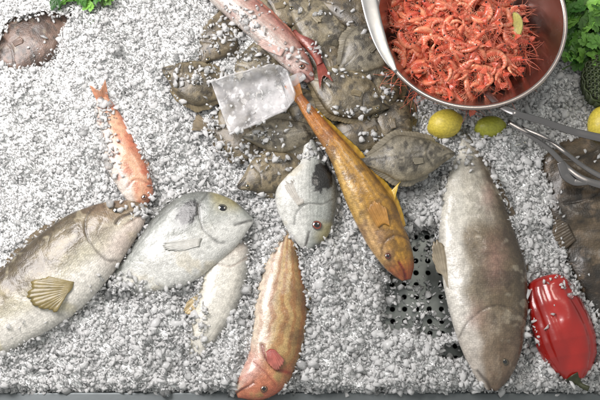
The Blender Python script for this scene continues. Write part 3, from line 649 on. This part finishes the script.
# ---------------------------------------------------------------- herbs
def herb(name,label,cx,cy,rx,ry,z,n,seed,s0,s1):
    r=random.Random(seed); V=[];F=[];Cc=[]
    for k in range(n):
        a=r.random()*6.28; q=math.sqrt(r.random()); X=cx+rx*q*math.cos(a);Y=cy+ry*q*math.sin(a)
        C=W(X,Y,z+r.uniform(0,0.05)*(1-q*0.6)); sz=r.uniform(s0,s1); an=r.random()*6.28
        N=Vector((r.gauss(0,.5),r.gauss(0,.5),1)).normalized(); t1=N.orthogonal().normalized(); t1.rotate(Quaternion(N,an)); t2=N.cross(t1)
        t1=np.array(t1);t2=np.array(t2);NN=np.array(N)
        g=mixc(c(50,106,36,.85),c(132,186,78,.95),np.array(r.random()**1.2))*r.uniform(0.55,1.1)
        for lob in(-0.75,0,0.75):
            dd=t1*math.cos(lob)+t2*math.sin(lob); s2=-t1*math.sin(lob)+t2*math.cos(lob); L=sz*(1.25 if lob==0 else 1)
            pr=[(0,0),(.25,.16),(.42,.36),(.5,.24),(.68,.36),(.76,.2),(.88,.18),(1,0)]
            b=len(V)
            for (u,w) in pr: V.append(C+dd*L*u+s2*L*w+NN*L*(0.25*w-0.2*u*u))
            for (u,w) in pr[1:-1]: V.append(C+dd*L*u-s2*L*w+NN*L*(0.25*w-0.2*u*u))
            for (u,w) in pr[1:-1]: V.append(C+dd*L*u-NN*L*0.2*u*u)
            Lx=[b]+[b+1+i for i in range(6)]+[b+7]; Rx=[b]+[b+8+i for i in range(6)]+[b+7]; Mx=[b]+[b+14+i for i in range(6)]+[b+7]
            for i in range(7):
                for Q in(Lx,Rx):
                    q4=[Mx[i],Mx[i+1],Q[i+1],Q[i]]; q4=list(dict.fromkeys(q4))
                    if len(q4)>=3: F.append(q4)
            Cc+= [g*r.uniform(.9,1.1)]*20
        if r.random()<0.4:
            base=C-NN*0.03+np.array([r.gauss(0,.01),r.gauss(0,.01),0]); v,f=tube([base,(base+C)/2+t1*0.002,C],[.0013,.0011,.0009],6,1,len(V)); V+=list(v);F+=f;Cc+=[c(96,130,54)]*len(v)
    o=mkobj(name,V,F,M_LEAF,np.array(Cc),smooth=False); tag(o,label,'herbs')
herb('parsley_bunch','fresh green parsley bunch beside the steel bowl',592,22,32,50,0.06,200,1,0.020,0.036)
herb('parsley_bunch','small sprig of green parsley on the ice',80,-8,34,12,0.07,60,2,0.013,0.022)
def basket():
    C=W(606,88,0.03); V=[];F=[];Cc=[]
    R=0.058
    def tubeadd(p,r,col):
        v,f=tube(p,r,8,0.7,sum(len(x) for x in V)); V.append(v);F.extend(f);Cc.append(np.tile(col,(len(v),1)))
    for k in range(14):
        z=0.03+0.004*k; rr=R*(0.85+0.012*k); th=np.linspace(0,2*math.pi,120)
        tubeadd(np.stack([C[0]+(rr+0.0025*np.sin(th*14+k*math.pi))*np.cos(th),C[1]+(rr+0.0025*np.sin(th*14+k*math.pi))*np.sin(th),z+0*th],-1),0.0022,c(70,84,44)*random.uniform(.6,1.1))
    for k in range(-9,10):
        x=k*0.0066; h=math.sqrt(max(0,(R*0.98)**2-x*x))
        if h<0.01: continue
        t=np.linspace(-h,h,60)
        tubeadd(np.stack([C[0]+x+0*t,C[1]+t,0.088+0.0016*np.sin(t/0.0066*math.pi+k*math.pi)+0.012*(1-(x*x+t*t)/R**2)],-1),0.0024,c(78,92,48)*random.uniform(.6,1.1))
        tubeadd(np.stack([C[0]+t,C[1]+x+0*t,0.088-0.0016*np.sin(t/0.0066*math.pi+k*math.pi)+0.012*(1-(x*x+t*t)/R**2)],-1),0.0024,c(60,74,40)*random.uniform(.6,1.1))
    o=mkobj('woven_basket',np.vstack(V),F,M_LEAF,np.vstack(Cc)); tag(o,'small dark green woven basket beside the parsley','basket')
basket()
# ---------------------------------------------------------------- tray
def tray():
    p=0.024; hr=0.0046; x0,x1,y0,y1=-0.84,0.84,-0.40,0.54
    V=[];F=[]; nx=int((x1-x0)/p); ny=int((y1-y0)/p); k=16
    for i in range(nx):
        for j in range(ny):
            cx=x0+(i+.5)*p; cy=y0+(j+.5)*p; b=len(V)
            for q in range(k):
                a=2*math.pi*q/k; ca,sa=math.cos(a),math.sin(a); s=p/2/max(abs(ca),abs(sa))
                V.append((cx+ca*s,cy+sa*s,0)); V.append((cx+ca*hr*1.25,cy+sa*hr*1.25,0)); V.append((cx+ca*hr,cy+sa*hr,-0.0010)); V.append((cx+ca*hr,cy+sa*hr,-0.003))
            for q in range(k):
                n=(q+1)%k
                for l in range(3): F.append((b+q*4+l,b+n*4+l,b+n*4+l+1,b+q*4+l+1))
    o=mkobj('display_tray',V,F,M_TRAY,smooth=False); o['kind']='structure'
tray()
def box(name,x0,x1,y0,y1,z0,z1,mat,kind='structure',bev=0.004):
    V=[(x,y,z) for x in(x0,x1) for y in(y0,y1) for z in(z0,z1)]; F=[(0,1,3,2),(4,6,7,5),(0,4,5,1),(2,3,7,6),(0,2,6,4),(1,5,7,3)]
    o=mkobj(name,V,F,mat,smooth=False); o['kind']=kind
    if bev: b=o.modifiers.new('b','BEVEL'); b.width=bev; b.segments=4
    return o
yb=W(300,392,0.02)[1]
box('counter_edge',-0.86,0.86,yb-0.09,yb,-0.03,0.02,M_EDGE)
mdark,ntd,bd=newmat('drain_pan_dark'); bd.inputs['Base Color'].default_value=(0.02,0.022,0.022,1); bd.inputs['Roughness'].default_value=0.5
box('drain_pan',-0.9,0.9,-0.45,0.56,-0.08,-0.06,mdark,bev=0)
# ---------------------------------------------------------------- ice
BARE=[(424,287,34,28),(402,316,20,14),(438,324,22,14),(424,252,17,22),(410,272,24,16),(456,352,12,8)]
def bare(X,Y):
    d=np.full(np.shape(X),9.0)
    for (a,b,r,s) in BARE: d=np.minimum(d,np.hypot((X-a)/r,(Y-b)/s))
    return d+0.7*(n2(X,Y,9,77)-0.5)
def Hice(X,Y):
    h=0.036+0.020*ss(330,0,X+Y*0.6)+0.026*(n2(X,Y,46,70)-0.5)*2+0.008*(n2(X,Y,14,71)-0.5)*2
    h=h+0.014*ss(120,20,Y)*ss(420,300,X)
    for (x,y,r,a) in((88,150,22,.016),(165,150,26,.014),(170,325,24,.012),(335,320,30,.008),(160,40,30,.012),(20,110,40,.012),(200,366,16,.012)):
        h=h+a*np.exp(-((X-x)**2+(Y-y)**2)/(r*r))
    h=np.clip(h,0.012,0.085)*ss(0.85,1.5,bare(X,Y))
    h=h*ss(400,382,Y+8*(n2(X,Y*0,14,79)-0.5))+0.003
    return h
gx=np.linspace(-90,690,560); gy=np.linspace(-75,394,340)
GX,GY=np.meshgrid(gx,gy,indexing='ij'); H_=Hice(GX,GY)-0.0005+(np.random.default_rng(3).random(GX.shape)-0.5)*0.004
bd_=bare(GX,GY)
cov=np.zeros(GX.shape,bool)
for poly,sh in FOOT:
    x0,y0=poly.min(0);x1,y1=poly.max(0); id=np.where((GX>x0)&(GX<x1)&(GY>y0)&(GY<y1))
    ins=inside(GX[id],GY[id],poly)&(polyd(GX[id],GY[id],np.vstack([poly,poly[:1]]).tolist())>3); cov[id[0][ins],id[1][ins]]=True
H_=np.where(cov,np.minimum(H_,0.03),H_); P=W(GX,GY,H_)
F=[f for f in gridfaces(560,340) if bd_.ravel()[f[0]]>1.05]
o=mkobj('ice_bed',P.reshape(-1,3),F,M_ICEBED,smooth=False); o['kind']='stuff'
temps=[]
for k in range(16):
    bm=bmesh.new(); g=np.random.default_rng(50+k)
    pts=g.normal(size=(8 if k%2 else 11,3)); pts/=np.linalg.norm(pts,axis=1)[:,None]; pts*=g.uniform(0.7,1.0,(len(pts),1))
    for p in pts: bm.verts.new(p)
    bmesh.ops.convex_hull(bm,input=bm.verts)
    for v in [v for v in bm.verts if not v.link_faces]: bm.verts.remove(v)
    bm.verts.index_update(); bm.verts.ensure_lookup_table()
    temps.append((np.array([v.co[:] for v in bm.verts]),np.array([[v.index for v in f.verts] for f in bm.faces]))); bm.free()
def rotm(n):
    q=RNG.normal(size=(n,4)); q/=np.linalg.norm(q,axis=1)[:,None]; a,b,cc,d=q.T
    return np.stack([np.stack([1-2*(cc*cc+d*d),2*(b*cc-a*d),2*(b*d+a*cc)],-1),np.stack([2*(b*cc+a*d),1-2*(b*b+d*d),2*(cc*d-a*b)],-1),np.stack([2*(b*d-a*cc),2*(cc*d+a*b),1-2*(b*b+cc*cc)],-1)],1)
def chunks(name,C,S):
    Vs=[];Fs=[];off=0; ti=RNG.integers(0,len(temps),len(C)); R=rotm(len(C)); an=RNG.uniform(0.4,1.35,(len(C),3))
    for k,(tv,tf) in enumerate(temps):
        id=np.where(ti==k)[0]
        if not len(id): continue
        v=tv[None]*an[id][:,None]*S[id][:,None,None]; v=np.einsum('nij,nkj->nki',R[id],v)+C[id][:,None]
        Vs.append(v.reshape(-1,3)); f=tf[None]+(np.arange(len(id))*len(tv))[:,None,None]+off; Fs.append(f.reshape(-1,3)); off+=len(id)*len(tv)
    V=np.vstack(Vs);F=np.vstack(Fs); me=bpy.data.meshes.new(name)
    me.vertices.add(len(V)); me.vertices.foreach_set('co',V.ravel()); me.loops.add(F.size); me.loops.foreach_set('vertex_index',F.ravel().astype(np.int32))
    me.polygons.add(len(F)); me.polygons.foreach_set('loop_start',np.arange(0,F.size,3,dtype=np.int32)); me.polygons.foreach_set('loop_total',np.full(len(F),3,dtype=np.int32))
    me.update(calc_edges=True); me.materials.append(M_ICE); o=bpy.data.objects.new(name,me); COL.objects.link(o); o['kind']='stuff'; return o
FOOT.append((np.array([(216,84),(280,62),(298,90),(262,130),(232,136)]),8))
def candidates(N,seed):
    g=np.random.default_rng(seed); X=g.uniform(-85,685,N);Y=g.uniform(-70,393,N)
    ok=np.ones(N,bool); near=np.zeros(N)
    for poly,sh in FOOT:
        x0,y0=poly.min(0)-12;x1,y1=poly.max(0)+12; id=np.where(ok&(X>x0)&(X<x1)&(Y>y0)&(Y<y1))[0]
        if not len(id): continue
        ins=inside(X[id],Y[id],poly); dd=polyd(X[id],Y[id],np.vstack([poly,poly[:1]]).tolist())
        shn=sh*(0.1+1.9*n2(X[id],Y[id],10,91))
        ok[id[ins&(dd>shn)]]=False; near[id]=np.maximum(near[id],np.exp(-(dd/9)**2))
    ok&=np.hypot(X-469,Y-18)>92
    b=bare(X,Y); ok&=(b>1.0)|(g.random(N)<0.14)
    return X[ok],Y[ok],near[ok],g
X,Y,near,g=candidates(100000,5)
fine=ss(330,80,X+0.5*Y)
S=(g.gamma(1.7,1.0,len(X))*0.0018+0.0020)*(1-0.35*fine); S=np.minimum(S,0.0140)
bb=bare(X,Y)
Z=Hice(X,Y)+g.uniform(-0.003,0.004,len(X)); Z=np.maximum(Z,(0.040+0.020*g.random(len(X)))*near*ss(1.0,1.6,bb)*ss(398,386,Y))
chunks('crushed_ice',W(X,Y,Z),S)
allV=[];allF=[];o_=0
for v,f in SOLIDS:
    allV+= [tuple(p) for p in v]; allF+=[tuple(int(i)+o_ for i in q) for q in f]; o_+=len(v)
bvh=BVHTree.FromPolygons(allV,allF)
spots=[(103,105,14,22,80),(108,160,10,34,70),(150,180,8,30,40),(140,208,20,8,40),(195,72,30,14,80),(232,30,34,24,180),(58,54,26,16,70),(20,12,30,6,40),(262,132,24,14,50),(262,60,30,20,60),(300,60,40,40,12),(240,150,30,12,60),(272,158,40,14,20),(345,75,60,8,30),(350,112,40,5,40),(390,90,14,14,30),(380,135,20,6,30),(310,50,16,8,30),(120,285,26,14,90),(198,356,14,14,60),(202,320,6,30,30),(250,95,40,14,24),(20,330,50,26,16),(312,150,20,10,40),(465,150,16,12,30),(556,230,12,60,110),(575,280,14,20,40),(595,150,30,10,10),(330,10,70,20,30)]
CC=[];SS=[]
for (a,b,r,s,n) in spots:
    for k in range(n):
        x=a+random.gauss(0,0.5)*r; y=b+random.gauss(0,0.5)*s
        w=W(x,y,0.09); h=bvh.ray_cast(Vector((w[0],w[1],0.3)),Vector((0,0,-1)))
        if h[0] is None: continue
        sz=min(0.011,random.gammavariate(2.5,1)*0.0015+0.0018); CC.append((w[0],w[1],h[0].z+sz*0.4)); SS.append(sz)
chunks('loose_ice',np.array(CC),np.array(SS))
# ---------------------------------------------------------------- light
w=bpy.data.worlds.new('World'); SC.world=w; w.use_nodes=True; bg=w.node_tree.nodes['Background']; bg.inputs[0].default_value=(0.94,0.95,0.925,1); bg.inputs[1].default_value=0.56
def area(name,loc,tgt,size,power,col):
    l=bpy.data.lights.new(name,'AREA'); l.shape='RECTANGLE'; l.size=size[0]; l.size_y=size[1]; l.energy=power; l.color=col
    o=bpy.data.objects.new(name,l); COL.objects.link(o); o.location=loc; o.rotation_euler=(Vector(tgt)-Vector(loc)).to_track_quat('-Z','Y').to_euler()
area('area_lamp',(-0.95,0.50,1.30),(-0.3,-0.05,0),(0.9,0.7),34,(1,0.955,0.945))
area('area_lamp',(0.45,0.9,2.1),(0.1,0,0),(0.3,0.5),7,(1,0.92,0.82))  # small warm light added for the highlights, no fixture in view
cam=bpy.data.cameras.new('Camera'); co=bpy.data.objects.new('Camera',cam); COL.objects.link(co); co.location=CAM.tolist(); co.rotation_euler=(TILT,0,0)
cam.sensor_width=36; cam.lens=36*D/1.2; cam.clip_start=0.05; cam.clip_end=50; SC.camera=co
SC.view_settings.view_transform='Standard'; SC.view_settings.look='None'; SC.view_settings.exposure=0
print('shrimps',ns_)
